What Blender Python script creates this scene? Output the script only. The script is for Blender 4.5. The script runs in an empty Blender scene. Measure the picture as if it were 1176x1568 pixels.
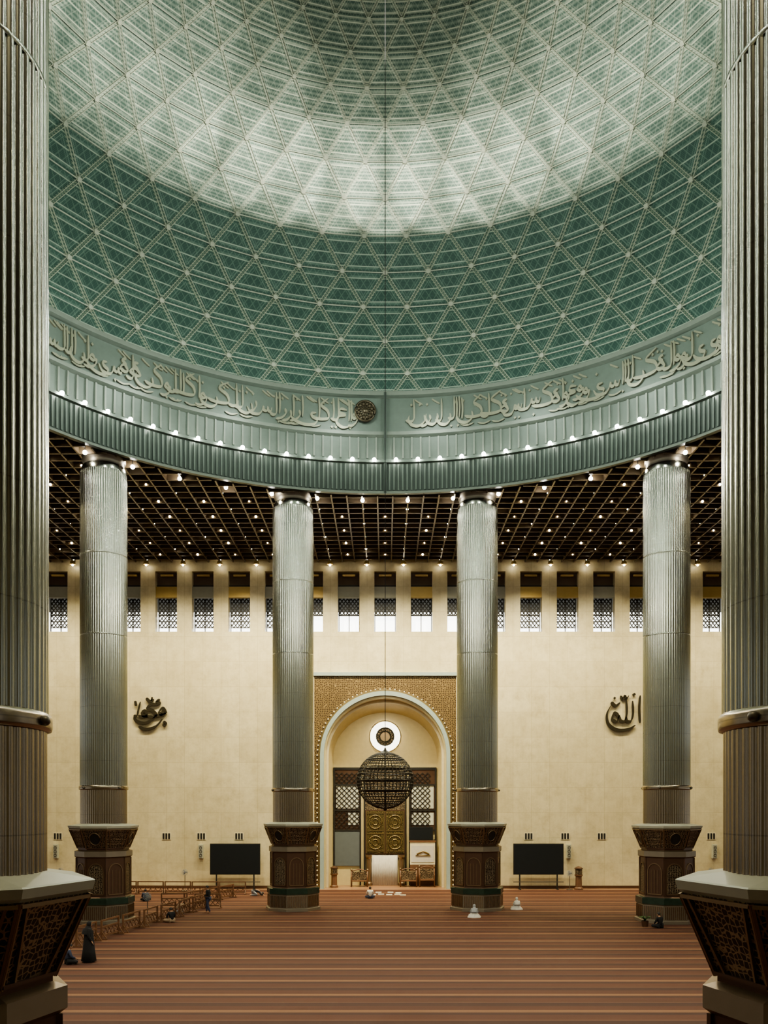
import bpy, math, random
from mathutils import Vector, Matrix
random.seed(7)
pi=math.pi
sc=bpy.context.scene
COL=sc.collection
try: sc.view_settings.look='AgX - Medium High Contrast'
except Exception as ex: print(ex)

# ------------------------------------------------------------------ materials
class NT:
    def __init__(s,m):
        m.use_nodes=True; s.t=m.node_tree; s.n=s.t.nodes; s.l=s.t.links
        s.b=s.n['Principled BSDF']
    def new(s,t,**k):
        x=s.n.new(t)
        for a,b in k.items(): setattr(x,a,b)
        return x
    def inp(s,sock,v):
        if hasattr(v,'links') or isinstance(v,bpy.types.NodeSocket): s.l.new(v,sock)
        else: sock.default_value=v
    def m(s,op,a,b=0.0,c=None,clamp=False):
        x=s.new('ShaderNodeMath',operation=op); x.use_clamp=clamp
        s.inp(x.inputs[0],a); s.inp(x.inputs[1],b)
        if c is not None: s.inp(x.inputs[2],c)
        return x.outputs[0]
    def mix(s,f,a,b):
        x=s.new('ShaderNodeMix',data_type='RGBA')
        s.inp(x.inputs[0],f); s.inp(x.inputs[6],a); s.inp(x.inputs[7],b)
        return x.outputs[2]
    def obj(s):
        return s.new('ShaderNodeTexCoord').outputs['Object']
    def noise(s,v,scale,detail=4,rough=.5):
        x=s.new('ShaderNodeTexNoise'); x.inputs['Scale'].default_value=scale
        x.inputs['Detail'].default_value=detail; x.inputs['Roughness'].default_value=rough
        s.l.new(v,x.inputs['Vector']); return x.outputs[0]
    def mapping(s,v,scale=(1,1,1),rot=(0,0,0)):
        x=s.new('ShaderNodeMapping'); x.inputs['Scale'].default_value=scale
        x.inputs['Rotation'].default_value=rot; s.l.new(v,x.inputs[0]); return x.outputs[0]
    def bump(s,h,st=.3,d=.02):
        x=s.new('ShaderNodeBump'); x.inputs['Strength'].default_value=st
        x.inputs['Distance'].default_value=d; s.l.new(h,x.inputs['Height'])
        s.l.new(x.outputs[0],s.b.inputs['Normal'])
def c4(c): return (c[0],c[1],c[2],1)
def mat(name,col,rough=.6,metal=0.0,em=None,est=0,var=.12,vs=3.0):
    m=bpy.data.materials.new(name); t=NT(m)
    t.b.inputs['Roughness'].default_value=rough
    t.b.inputs['Metallic'].default_value=metal
    if var>0:
        n=t.noise(t.obj(),vs)
        f=t.m('MULTIPLY',n,1.0)
        lo=c4([x*(1-var) for x in col]); hi=c4([min(1,x*(1+var)) for x in col])
        t.l.new(t.mix(f,lo,hi),t.b.inputs['Base Color'])
    else: t.b.inputs['Base Color'].default_value=c4(col)
    if em:
        t.b.inputs['Emission Color'].default_value=c4(em)
        t.b.inputs['Emission Strength'].default_value=est
    return m

def mat_wall():
    m=bpy.data.materials.new('cream_marble'); t=NT(m); o=t.obj()
    n1=t.noise(t.mapping(o,(1,1,.5)),.3,6,.6)
    n2=t.noise(o,1.3,8,.68)
    n3=t.noise(t.mapping(o,(3,1,.35)),1.2,5,.6)
    c=t.mix(n1,(.50,.43,.24,1),(.80,.73,.49,1))
    c=t.mix(t.m('MULTIPLY',t.m('POWER',n2,2.2),1.8,clamp=True),c,(.36,.29,.15,1))
    c=t.mix(t.m('MULTIPLY',n3,.3),c,(.88,.81,.60,1))
    sx=t.new('ShaderNodeSeparateXYZ'); t.l.new(o,sx.inputs[0])
    px=t.m('FLOOR',t.m('MULTIPLY',sx.outputs[0],1/1.45)); pz=t.m('FLOOR',t.m('MULTIPLY',sx.outputs[2],1/2.0))
    hsh=t.m('FRACT',t.m('ABSOLUTE',t.m('MULTIPLY',t.m('SINE',t.m('MULTIPLY_ADD',px,12.99,t.m('MULTIPLY',pz,78.2))),437.5)))
    c=t.mix(t.m('MULTIPLY',hsh,.22),c,(.38,.31,.17,1))
    fx=t.m('LESS_THAN',t.m('FRACT',t.m('MULTIPLY',sx.outputs[0],1/1.45)),.02)
    fz=t.m('LESS_THAN',t.m('FRACT',t.m('MULTIPLY',sx.outputs[2],1/2.0)),.015)
    j=t.m('MULTIPLY',t.m('MAXIMUM',fx,fz),.38)
    c=t.mix(j,c,(.30,.24,.13,1))
    t.l.new(c,t.b.inputs['Base Color']); t.b.inputs['Roughness'].default_value=.42
    return m
def mat_carpet():
    m=bpy.data.materials.new('striped_carpet'); t=NT(m); o=t.obj()
    sx=t.new('ShaderNodeSeparateXYZ'); t.l.new(o,sx.inputs[0]); y=sx.outputs[1]
    f=t.m('FRACT',t.m('MULTIPLY',y,1/1.2))
    f2=t.m('FRACT',t.m('MULTIPLY',y,1/2.4))
    band=t.m('GREATER_THAN',f,.6)
    line=t.m('LESS_THAN',f,.09)
    line2=t.m('LESS_THAN',t.m('ABSOLUTE',t.m('SUBTRACT',f2,.5)),.07)
    n=t.noise(t.mapping(o,(.12,1.1,1)),1.2,3)
    c=t.mix(n,(.060,.018,.009,1),(.115,.037,.017,1))
    c=t.mix(t.m('MULTIPLY',band,.6),c,(.028,.010,.007,1))
    c=t.mix(t.m('MULTIPLY',line,.45),c,(.20,.10,.05,1))
    c=t.mix(t.m('MULTIPLY',line2,.6),c,(.27,.135,.065,1))
    n3=t.noise(o,40,2); c=t.mix(t.m('MULTIPLY',n3,.3),c,(.03,.012,.007,1))
    t.l.new(c,t.b.inputs['Base Color']); t.b.inputs['Roughness'].default_value=.75
    t.b.inputs['Specular IOR Level'].default_value=.4
    t.bump(n3,.2,.01)
    return m
def mat_steel(name,col,rough):
    m=bpy.data.materials.new(name); t=NT(m); o=t.obj()
    sx=t.new('ShaderNodeSeparateXYZ'); t.l.new(o,sx.inputs[0]); z=sx.outputs[2]
    n=t.noise(o,.8,3)
    j=t.m('LESS_THAN',t.m('FRACT',t.m('MULTIPLY',z,1/1.5)),.012)
    c=t.mix(n,c4([x*.85 for x in col]),c4(col))
    c=t.mix(t.m('MULTIPLY',j,.4),c,(.12,.11,.09,1))
    t.l.new(c,t.b.inputs['Base Color']); t.b.inputs['Metallic'].default_value=1
    t.b.inputs['Roughness'].default_value=rough
    return m
def mat_lattice(name,gold,dark,scale,th=.06,metal=.6,rough=.4):
    m=bpy.data.materials.new(name); t=NT(m); o=t.obj()
    v=t.new('ShaderNodeTexVoronoi',feature='DISTANCE_TO_EDGE'); v.inputs['Scale'].default_value=scale
    v.inputs['Randomness'].default_value=.55
    t.l.new(o,v.inputs['Vector'])
    f=t.m('LESS_THAN',v.outputs[0],th)
    n=t.noise(o,scale*2.3,2); f=t.m('MULTIPLY',f,t.m('MULTIPLY_ADD',n,.8,.5),clamp=True)
    c=t.mix(f,c4(dark),c4(gold)); t.l.new(c,t.b.inputs['Base Color'])
    t.b.inputs['Metallic'].default_value=metal; t.b.inputs['Roughness'].default_value=rough
    t.bump(f,.5,.03)
    return m
def mat_dome():
    m=bpy.data.materials.new('dome_panels'); t=NT(m); o=t.obj()
    a=t.new('ShaderNodeAttribute'); a.attribute_name='bary'
    s=t.new('ShaderNodeSeparateColor'); t.l.new(a.outputs['Color'],s.inputs[0])
    A,B,C=s.outputs
    e=t.m('MINIMUM',t.m('MINIMUM',A,B),C)
    bc=t.m('MINIMUM',B,C)
    st=t.m('FRACT',t.m('MULTIPLY',A,3.0))
    thin=t.m('LESS_THAN',t.m('ABSOLUTE',t.m('SUBTRACT',st,.5)),.055)
    fine=t.m('LESS_THAN',t.m('FRACT',t.m('MULTIPLY',A,24.0)),.45)
    # finer secondary triangular grid
    fa=t.m('FRACT',t.m('MULTIPLY',A,6.0)); fb=t.m('FRACT',t.m('MULTIPLY',B,6.0)); fc=t.m('FRACT',t.m('MULTIPLY',C,6.0))
    grid=t.m('LESS_THAN',t.m('MINIMUM',fb,fc),.14)
    inner=t.m('GREATER_THAN',e,.05)
    ring=t.m('MULTIPLY',t.m('GREATER_THAN',e,.11),t.m('LESS_THAN',e,.13))
    diag=t.m('LESS_THAN',bc,.06)
    dots=t.m('GREATER_THAN',t.m('FRACT',t.m('MULTIPLY',A,13.0)),.5)
    core=t.m('MULTIPLY',t.m('GREATER_THAN',e,.15),t.m('LESS_THAN',A,.66))
    base=(.045,.092,.077,1)
    c=t.mix(t.m('MULTIPLY',fine,.6),base,(.095,.175,.145,1))
    c=t.mix(t.m('MULTIPLY',core,.4),c,(.028,.056,.048,1))
    c=t.mix(t.m('MULTIPLY',grid,.22),c,(.24,.34,.28,1))
    c=t.mix(t.m('MULTIPLY',thin,t.m('MULTIPLY',inner,.8)),c,(.36,.43,.35,1))
    c=t.mix(t.m('MULTIPLY',ring,.35),c,(.26,.33,.27,1))
    c=t.mix(t.m('MULTIPLY',diag,t.m('MULTIPLY_ADD',dots,.55,.0)),c,(.34,.38,.28,1))
    sx=t.new('ShaderNodeSeparateXYZ'); t.l.new(o,sx.inputs[0])
    z=sx.outputs[2]
    n=t.noise(o,1.2,3)
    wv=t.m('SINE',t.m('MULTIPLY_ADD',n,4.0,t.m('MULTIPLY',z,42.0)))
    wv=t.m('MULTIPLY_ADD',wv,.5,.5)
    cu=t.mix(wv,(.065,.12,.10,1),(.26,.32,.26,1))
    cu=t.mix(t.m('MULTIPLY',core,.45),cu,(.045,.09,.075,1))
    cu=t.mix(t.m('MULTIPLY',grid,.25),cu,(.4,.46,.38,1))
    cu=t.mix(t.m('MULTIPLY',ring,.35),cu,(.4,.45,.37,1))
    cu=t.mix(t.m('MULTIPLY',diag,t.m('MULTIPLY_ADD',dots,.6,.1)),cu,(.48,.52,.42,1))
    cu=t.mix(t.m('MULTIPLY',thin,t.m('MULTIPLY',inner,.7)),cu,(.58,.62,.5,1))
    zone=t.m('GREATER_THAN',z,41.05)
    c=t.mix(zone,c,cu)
    t.l.new(c,t.b.inputs['Base Color']); t.b.inputs['Roughness'].default_value=.38
    t.b.inputs['Metallic'].default_value=.4
    return m

M={}
M['wall']=mat_wall(); M['carpet']=mat_carpet()
M['steel']=mat_steel('brushed_steel_cladding',(.44,.45,.385),.22)
M['steel_low']=mat_steel('bronze_steel_cladding',(.42,.36,.27),.26)
M['steel_dk']=mat('dark_steel',(.16,.14,.11),.45,.7)
M['slab']=mat('pale_stone_slab',(.44,.45,.36),.35)
M['brown']=mat('brown_bronze_panel',(.12,.068,.042),.4,.5)
M['brass']=mat('aged_brass',(.28,.20,.12),.4,.85)
M['latt']=mat_lattice('bronze_lattice_panel',(.38,.30,.19),(.035,.022,.014),11,.09)
M['green']=mat('green_marble',(.022,.042,.028),.25,0,var=.5,vs=4)
M['plinth']=mat('plinth_metal',(.28,.24,.18),.4,.5)
M['dome']=mat_dome()
M['strut']=mat('dome_struts',(.38,.41,.33),.45,.3)
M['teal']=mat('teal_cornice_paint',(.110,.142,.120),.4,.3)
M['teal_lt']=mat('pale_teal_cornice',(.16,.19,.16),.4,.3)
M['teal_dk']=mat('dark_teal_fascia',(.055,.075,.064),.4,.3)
M['callig']=mat('band_calligraphy',(.25,.26,.19),.35,.5)
M['bronze_dk']=mat('dark_bronze',(.06,.05,.03),.4,.6)
M['bulb']=mat('lit_bulb',(1,1,1),.5,0,(1,.97,.86),95,var=0)
M['bulb2']=mat('lit_downlight',(1,1,1),.5,0,(1,.92,.70),50,var=0)
M['ceil']=mat('ceiling_coffer_brown',(.145,.108,.068),.35,.4)
M['ceil_bk']=mat('ceiling_backing',(.05,.037,.025),.7)
M['winpane']=mat('daylight_glazing',(.9,.95,1),.2,0,(.98,.99,.96),4.0,var=0)
M['winpane2']=mat('dim_glow_glazing',(.05,.05,.045),.3,0,(.95,.97,.9),.10,var=0)  # dark pane; faint emission painted in for dim light behind the lattice
M['winback']=mat('window_recess_brown',(.11,.072,.045),.7)
M['goldbeam']=mat('gold_panel',(.46,.33,.11),.4,.3)
M['greybeam']=mat('grey_panel',(.30,.30,.24),.5)
M['spandrel']=mat_lattice('gold_arabesque',(.38,.27,.12),(.09,.057,.026),7,.10,.5,.4)
M['trimblue']=mat('blue_grey_stone_trim',(.32,.39,.37),.35)
M['goldwall']=mat('gold_plaster',(.60,.50,.27),.4)
M['creamtrim']=mat('cream_trim',(.68,.62,.44),.5)
M['dark']=mat('dark_frame',(.02,.018,.014),.5)
M['golddoor']=mat_lattice('gold_door_filigree',(.30,.235,.10),(.055,.042,.018),9,.1,.6,.35)
M['gold']=mat('gold',(.33,.25,.12),.35,.9)
M['white']=mat('white_cloth',(.58,.55,.49),.8)
M['screenlat']=mat('pale_lattice_backing',(.55,.56,.48),.6)
M['bluepanel']=mat('blue_grey_panel',(.13,.15,.155),.3)
M['led']=mat('led_screen_black',(.012,.015,.017),.35)
M['ringglow']=mat('medallion_light_ring',(1,1,1),.5,0,(1,.95,.78),3.0,var=0)
M['wood']=mat('brown_wood',(.16,.08,.04),.5,var=.3)
M['skin']=mat('skin',(.42,.24,.15),.6)
M['hair']=mat('black_hair',(.02,.017,.015),.6)
M['black']=mat('black_cloth',(.012,.012,.013),.9)
M['grey']=mat('grey_cloth',(.30,.31,.32),.9)
M['navy']=mat('navy_cloth',(.04,.05,.09),.9)
M['tan']=mat('tan_cloth',(.35,.26,.17),.9)
M['marblefloor']=mat('marble_floor_strip',(.30,.17,.10),.3)
M['leaf']=mat('leaf_green',(.05,.11,.03),.6)

# ------------------------------------------------------------------ mesh builder
class MB:
    def __init__(s): s.v=[]; s.f=[]; s.m=[]; s.sm=[]; s.mats=[]
    def mi(s,k):
        if k not in s.mats: s.mats.append(k)
        return s.mats.index(k)
    def face(s,idx,k,sm=False): s.f.append(idx); s.m.append(s.mi(k)); s.sm.append(sm)
    def add(s,vs): b=len(s.v); s.v+= [tuple(x) for x in vs]; return b
    def box(s,x0,x1,y0,y1,z0,z1,k):
        b=s.add([(x0,y0,z0),(x1,y0,z0),(x1,y1,z0),(x0,y1,z0),(x0,y0,z1),(x1,y0,z1),(x1,y1,z1),(x0,y1,z1)])
        for q in ((0,3,2,1),(4,5,6,7),(0,1,5,4),(1,2,6,5),(2,3,7,6),(3,0,4,7)): s.face([b+i for i in q],k)
    def bar(s,p,q,w,h,up,k):
        p=Vector(p);q=Vector(q);d=(q-p)
        if d.length<1e-6:return
        d.normalize(); up=Vector(up); r=d.cross(up)
        if r.length<1e-5: up=Vector((1,0,0)); r=d.cross(up)
        r.normalize(); u=r.cross(d).normalized()
        vs=[]
        for e in (p,q):
            for a,c in ((-1,-1),(1,-1),(1,1),(-1,1)): vs.append(e+r*a*w/2+u*c*h/2)
        b=s.add(vs)
        for qd in ((0,1,2,3),(7,6,5,4),(0,4,5,1),(1,5,6,2),(2,6,7,3),(3,7,4,0)): s.face([b+i for i in qd],k)
    def tube(s,pts,r,k,n=8,closed=False):
        pts=[Vector(p) for p in pts]; N=len(pts); rs=r if isinstance(r,(list,tuple)) else [r]*N
        b=len(s.v)
        for i,p in enumerate(pts):
            if closed: d=pts[(i+1)%N]-pts[i-1]
            else: d=pts[min(i+1,N-1)]-pts[max(i-1,0)]
            d.normalize(); up=Vector((0,0,1)) if abs(d.z)<.9 else Vector((1,0,0))
            a=d.cross(up).normalized(); c=d.cross(a)
            for j in range(n):
                t=2*pi*j/n; s.v.append(tuple(p+(a*math.cos(t)+c*math.sin(t))*rs[i]))
        for i in range(N if closed else N-1):
            i2=(i+1)%N
            for j in range(n):
                j2=(j+1)%n
                s.face([b+i*n+j,b+i*n+j2,b+i2*n+j2,b+i2*n+j],k,True)
        if not closed:
            s.face([b+j for j in range(n)][::-1],k); s.face([b+(N-1)*n+j for j in range(n)],k)
    def sph(s,c,r,k,nu=10,nv=7):
        rx,ry,rz=(r,r,r) if not isinstance(r,(tuple,list)) else r
        b=s.add([(c[0],c[1],c[2]-rz)])
        for i in range(1,nv):
            a=-pi/2+pi*i/nv
            for j in range(nu):
                t=2*pi*j/nu
                s.v.append((c[0]+rx*math.cos(a)*math.cos(t),c[1]+ry*math.cos(a)*math.sin(t),c[2]+rz*math.sin(a)))
        top=len(s.v); s.v.append((c[0],c[1],c[2]+rz))
        for j in range(nu):
            j2=(j+1)%nu
            s.face([b,b+1+j2,b+1+j],k,True)
            for i in range(nv-2):
                s.face([b+1+i*nu+j,b+1+i*nu+j2,b+1+(i+1)*nu+j2,b+1+(i+1)*nu+j],k,True)
            s.face([b+1+(nv-2)*nu+j,b+1+(nv-2)*nu+j2,top],k,True)
    def rev(s,prof,n,ks,rot=0,sm=False,rf=None,cap=False,c=(0,0)):
        b=len(s.v)
        for i,(r,z) in enumerate(prof):
            for j in range(n):
                t=rot+2*pi*j/n; rr=r*(rf(j) if rf else 1)
                s.v.append((c[0]+rr*math.cos(t),c[1]+rr*math.sin(t),z))
        for i in range(len(prof)-1):
            k=ks if isinstance(ks,str) else ks[i]
            for j in range(n):
                j2=(j+1)%n
                s.face([b+i*n+j,b+i*n+j2,b+(i+1)*n+j2,b+(i+1)*n+j],k,sm)
        if cap:
            k=ks if isinstance(ks,str) else ks[-1]
            s.face([b+(len(prof)-1)*n+j for j in range(n)],k)
    def xform(s,start,mtx):
        for i in range(start,len(s.v)): s.v[i]=tuple(mtx@Vector(s.v[i]))
    def mesh(s,name):
        me=bpy.data.meshes.new(name); me.from_pydata(s.v,[],s.f)
        for k in s.mats: me.materials.append(M[k])
        me.polygons.foreach_set('material_index',s.m)
        me.polygons.foreach_set('use_smooth',s.sm)
        me.update(); return me
    def obj(s,name,loc=(0,0,0),rz=0,parent=None):
        return mkobj(name,s.mesh(name),loc,rz,parent)
def mkobj(name,me,loc=(0,0,0),rz=0,parent=None):
    o=bpy.data.objects.new(name,me); o.location=loc; o.rotation_euler=(0,0,rz)
    COL.objects.link(o)
    if parent: o.parent=parent
    return o
def empty(name,loc=(0,0,0),rz=0):
    o=bpy.data.objects.new(name,None); o.location=loc; o.rotation_euler=(0,0,rz); COL.objects.link(o); return o

# ------------------------------------------------------------------ room constants
CAMD=33.2; H=6.35; YW=35.8; XS=45.0; YR=-46.0; ZC=26.9
RC=22.5

# floor
b=MB(); b.box(-XS,XS,YR,34.6,-.3,0,'carpet'); b.box(-XS,XS,34.6,YW+4,-.3,0,'marblefloor'); b.obj('floor')

# qibla wall with clerestory piers
b=MB(); T=.7
b.box(-XS,-5.65,YW,YW+T,0,20.4,'wall'); b.box(5.65,XS,YW,YW+T,0,20.4,'wall')
b.box(-5.65,5.65,YW,YW+T,17.0,20.4,'wall')
P=2.9
for k in range(-16,16):
    x0=P*k+.86; x1=P*(k+1)-.86
    b.box(max(x0,-XS),min(x1,XS),YW,YW+T,20.4,25.2,'wall')
b.box(-XS,XS,YW,YW+T,25.2,ZC,'wall')
b.box(-XS,XS,YW+1.5,YW+1.7,23.6,ZC,'winback')
b.box(-XS,XS,YW+T,YW+1.7,20.1,20.4,'winback')
b.obj('wall_qibla')
def window_mesh(gold,lat):
    b=MB()
    b.box(-.86,.86,.12,.5,23.15,24.0,'goldbeam' if gold else 'greybeam')
    b.box(-.86,.86,.45,.8,24.0,24.2,'dark')
    b.box(-.86,.86,.6,.7,24.2,25.2,'winback')
    b.box(-1.3,1.3,1.42,1.46,22.25,24.0,'winpane2')
    b.box(-1.3,1.3,1.42,1.46,20.4,22.25,'winpane')
    for x in (-.82,0,.82): b.box(x-.03,x+.03,.9,1.0,20.4,24.0,'dark')
    b.box(-.86,.86,.9,1.0,21.85,21.95,'dark')
    def cross(z0,z1,w):
        for i in range(-6,7):
            for sgn in (-1,1):
                x=i*.29
                p=(x,.95,z0); q=(x+sgn*(z1-z0)*.77,.95,z1)
                def cl(pt,o):
                    if abs(pt[0])<=.84: return pt
                    tx=.84 if pt[0]>0 else -.84
                    if abs(pt[0]-o[0])<1e-6: return None
                    t=(tx-o[0])/(pt[0]-o[0])
                    if t<0 or t>1: return None
                    return (tx,.95,o[2]+(pt[2]-o[2])*t)
                if abs(p[0])>.84 and abs(q[0])>.84: continue
                pp=cl(p,q); qq=cl(q,p)
                if pp and qq: b.bar(pp,qq,w,.06,(0,1,0),'dark')
    cross(21.9,23.5,.09)
    if lat:
        cross(20.9,21.9,.07)
        for zz in (20.9,21.4): b.box(-.84,.84,.92,.98,zz-.035,zz+.035,'dark')
    b.box(-.5,.5,.2,.4,24.85,25.0,'goldbeam')
    return b.mesh('window')
wm={(g,l):window_mesh(g,l) for g in (0,1) for l in (0,1)}
for k in range(-15,16):
    g=1 if k in (-6,-4,-2,1,4,5,7,-8,9) else 0
    l=0 if abs(k)<=2 else 1
    mkobj('window_%d'%(k+16),wm[(g,l)],(P*k,YW,0))

b=MB(); b.box(-XS,-5.65,YW-.06,YW,0,.22,'brown'); b.box(5.65,XS,YW-.06,YW,0,.22,'brown'); b.obj('baseboard_qibla')

def side(name,x0,x1):
    b=MB()
    ys=[YR+i*(YW-YR)/12 for i in range(13)]
    for i in range(12):
        a=ys[i];c=ys[i+1]; w=(c-a)
        b.box(x0,x1,a,a+w*.2,0,ZC,'wall'); b.box(x0,x1,c-w*.2,c,0,ZC,'wall')
        for z0,z1 in ((0,1),(8.5,11.5),(18.5,ZC)): b.box(x0,x1,a+w*.2,c-w*.2,z0,z1,'wall')
        for q in range(1,4):
            yy=a+w*(.2+.6*q/4); b.box((x0+x1)/2-.1,(x0+x1)/2+.1,yy-.08,yy+.08,1,18.5,'steel_dk')
    b.obj(name)
side('wall_left',-XS-.6,-XS); side('wall_right',XS,XS+.6)
b=MB(); b.box(-XS,XS,YR-.5,YR,0,ZC,'wall'); b.obj('wall_rear')

# ------------------------------------------------------------------ coffered ceiling
b=MB(); RH=21.25
def clipline(c,lo,hi,r=RH):
    if abs(c)<r:
        s_=math.sqrt(r*r-c*c); return [(lo,-s_),(s_,hi)]
    return [(lo,hi)]
pt=2.9/3
for i in range(-46,47):
    c=pt*(i+.5)
    if abs(c)>XS: continue
    for lo,hi in clipline(c,YR,YW):
        if hi>lo: b.box(c-.045,c+.045,lo,hi,25.9,26.6,'ceil')
for j in range(-48,38):
    c=pt*(j+.2)
    if c<YR or c>YW: continue
    for lo,hi in clipline(c,-XS,XS):
        b.box(lo,hi,c-.045,c+.045,25.9,26.6,'ceil')
        b.box(lo,hi,c+.22,c+.5,26.35,26.4,'ceil')
n=96; vs=[];
for i in range(n):
    t=2*pi*i/n; cx,cy=math.cos(t),math.sin(t)
    s_=1e9
    if cx>1e-9: s_=min(s_,XS/cx)
    if cx<-1e-9: s_=min(s_,-XS/cx)
    if cy>1e-9: s_=min(s_,(YW+1.7)/cy)
    if cy<-1e-9: s_=min(s_,YR/cy)
    vs+= [(RH*cx,RH*cy,ZC-.1),(s_*cx,s_*cy,ZC-.1)]
bb=b.add(vs)
for i in range(n):
    k=(i+1)%n; b.face([bb+2*i,bb+2*i+1,bb+2*k+1,bb+2*k],'ceil_bk')
b.box(-XS,XS,22,YW+1.7,ZC-.05,ZC+.1,'ceil_bk'); b.box(-XS,XS,YR,-22,ZC-.05,ZC+.1,'ceil_bk')
b.box(-XS,-22,-22,22,ZC-.05,ZC+.1,'ceil_bk'); b.box(22,XS,-22,22,ZC-.05,ZC+.1,'ceil_bk')
b.obj('ceiling')
b=MB()
def clear_of_columns(x,y,d=1.6):
    return not any(math.hypot(x-RC*math.sin(pi/12+a*pi/6),y-RC*math.cos(pi/12+a*pi/6))<d for a in range(12))
for i in range(-14,15):
    for j in range(-3,13):
        for o_ in (0,1):
            x=2.9*i+(.0 if o_ else 1.45); y=2.9*j+.6+(1.45 if o_ else 0)
            r=math.hypot(x,y)
            if r<22.8 or y>YW-.4 or not clear_of_columns(x,y): continue
            rr=random.choice([.055,.065,.08]) if o_==0 else random.choice([.04,.05,.07])
            b.sph((x,y,26.0),rr,'bulb2',6,4); b.rev([(.13,26.25),(.13,26.07),(.10,26.03)],8,'brass',c=(x,y))
            b.box(x-.02,x+.02,y-.02,y+.02,26.1,26.8,'dark')
for i in range(48):
    t=2*pi*(i+.5)/48; x,y=21.9*math.sin(t),21.9*math.cos(t)
    if not clear_of_columns(x,y,1.5): continue
    b.sph((x,y,25.88),.12,'bulb',8,5); b.box(x-.02,x+.02,y-.02,y+.02,25.9,26.8,'dark')
b.obj('ceiling_downlights')
b=MB()
for k in range(-15,15):
    x=P*(k+.5); b.sph((x,YW-.5,25.55),.08,'bulb2',8,5); b.rev([(.06,25.95),(.2,25.8),(.22,25.6)],10,'goldbeam',c=(x,YW-.5))
b.obj('wall_head_lamps')

# ------------------------------------------------------------------ dome
RD=21.5; ZD=32.3
phis=[-1.5,3.6,8.8,14.0,19.1,24.2]
while phis[-1]<76: phis.append(phis[-1]+max(5.5*math.cos(math.radians(phis[-1])),1.6))
N=48
def dp(k,i,r=RD):
    off=0 if k%2==0 else .5
    t=2*pi*(i+off)/N; p=math.radians(phis[k])
    return Vector((r*math.cos(p)*math.sin(t),r*math.cos(p)*math.cos(t),ZD+r*math.sin(p)))
verts=[];faces=[];cols=[];K=len(phis)
for k in range(K):
    for i in range(N): verts.append(tuple(dp(k,i)))
for k in range(K-1):
    for i in range(N):
        A=k*N;B_=(k+1)*N; i2=(i+1)%N
        if k%2==0:
            up=(B_+i,A+i,A+i2); dn=(A+i2,B_+i,B_+i2)
        else:
            up=(B_+i2,A+i,A+i2); dn=(A+i,B_+i,B_+i2)
        faces.append(up); cols+= [(1,0,0,1),(0,1,0,1),(0,0,1,1)]
        faces.append(dn); cols+= [(1,0,0,0),(0,1,0,0),(0,0,1,0)]
faces.append(tuple((K-1)*N+i for i in range(N))); cols+= [(.3,.3,.3,1)]*N
me=bpy.data.meshes.new('dome'); me.from_pydata(verts,[],faces); me.materials.append(M['dome'])
ca=me.color_attributes.new(name='bary',type='FLOAT_COLOR',domain='CORNER')
for i,c in enumerate(cols): ca.data[i].color=c
dome=mkobj('dome',me)
b=MB(); C0=Vector((0,0,ZD))
for k in range(K):
    for i in range(N):
        p=dp(k,i,RD-.10); nrm=(p-C0).normalized(); i2=(i+1)%N
        sc_=math.cos(math.radians(phis[k]))
        b.bar(p,dp(k,i2,RD-.10),.045*sc_+.008,.05,nrm,'strut')
        if k<K-1:
            js=(i,i-1) if k%2==0 else (i,i+1)
            for j in js:
                q=dp(k+1,j%N,RD-.10); d=(q-p).normalized(); sd=d.cross(nrm).normalized()*.085*sc_
                b.bar(p+sd,q+sd,.023,.05,nrm,'strut'); b.bar(p-sd,q-sd,.023,.05,nrm,'strut')
        if phis[k]<65:
            b.bar(p-nrm*.08,p,.19*sc_+.04,.19*sc_+.04,(0,0,1),'strut')
b.obj('dome_strut_grid')

# cornice ring
b=MB()
prof=[(21.6,32.5),(21.0,32.4),(21.0,32.15),(21.25,32.05),(21.25,29.95),(21.05,29.9),(21.05,29.7),(21.3,29.6),(21.35,28.3),(21.3,28.1),(20.85,28.05),(20.85,27.9),(21.0,27.85),(21.0,26.15),(20.92,26.1),(20.92,25.98),(21.2,25.98),(21.2,27.8),(21.7,27.9),(21.9,32.5)]
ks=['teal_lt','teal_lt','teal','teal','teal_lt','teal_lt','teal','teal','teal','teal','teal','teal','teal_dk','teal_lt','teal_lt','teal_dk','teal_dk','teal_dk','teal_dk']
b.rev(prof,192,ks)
for i in range(480):
    t=2*pi*i/480; c,s_=math.cos(t),math.sin(t)
    b.bar((20.97*c,20.97*s_,26.2),(20.97*c,20.97*s_,27.8),.09,.07,(c,s_,0),'teal')
    if i%2==0: b.bar((21.28*c,21.28*s_,28.3),(21.25*c,21.25*s_,29.6),.10,.10,(c,s_,0),'teal_lt')
t=pi/2; b.bar((0,20.95,26.0),(0,20.95,32.3),.16,.1,(0,1,0),'teal_dk')
b.obj('dome_cornice_ring')
b=MB()
for i in range(96):
    t=2*pi*(i+.5)/96; c,s_=math.sin(t),math.cos(t)
    b.sph((20.72*c,20.72*s_,28.0),.125,'bulb',8,6)
    b.bar((20.9*c,20.9*s_,27.92),(20.72*c,20.72*s_,27.86),.1,.05,(0,0,1),'dark')
b.obj('cornice_ring_lamps')

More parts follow.
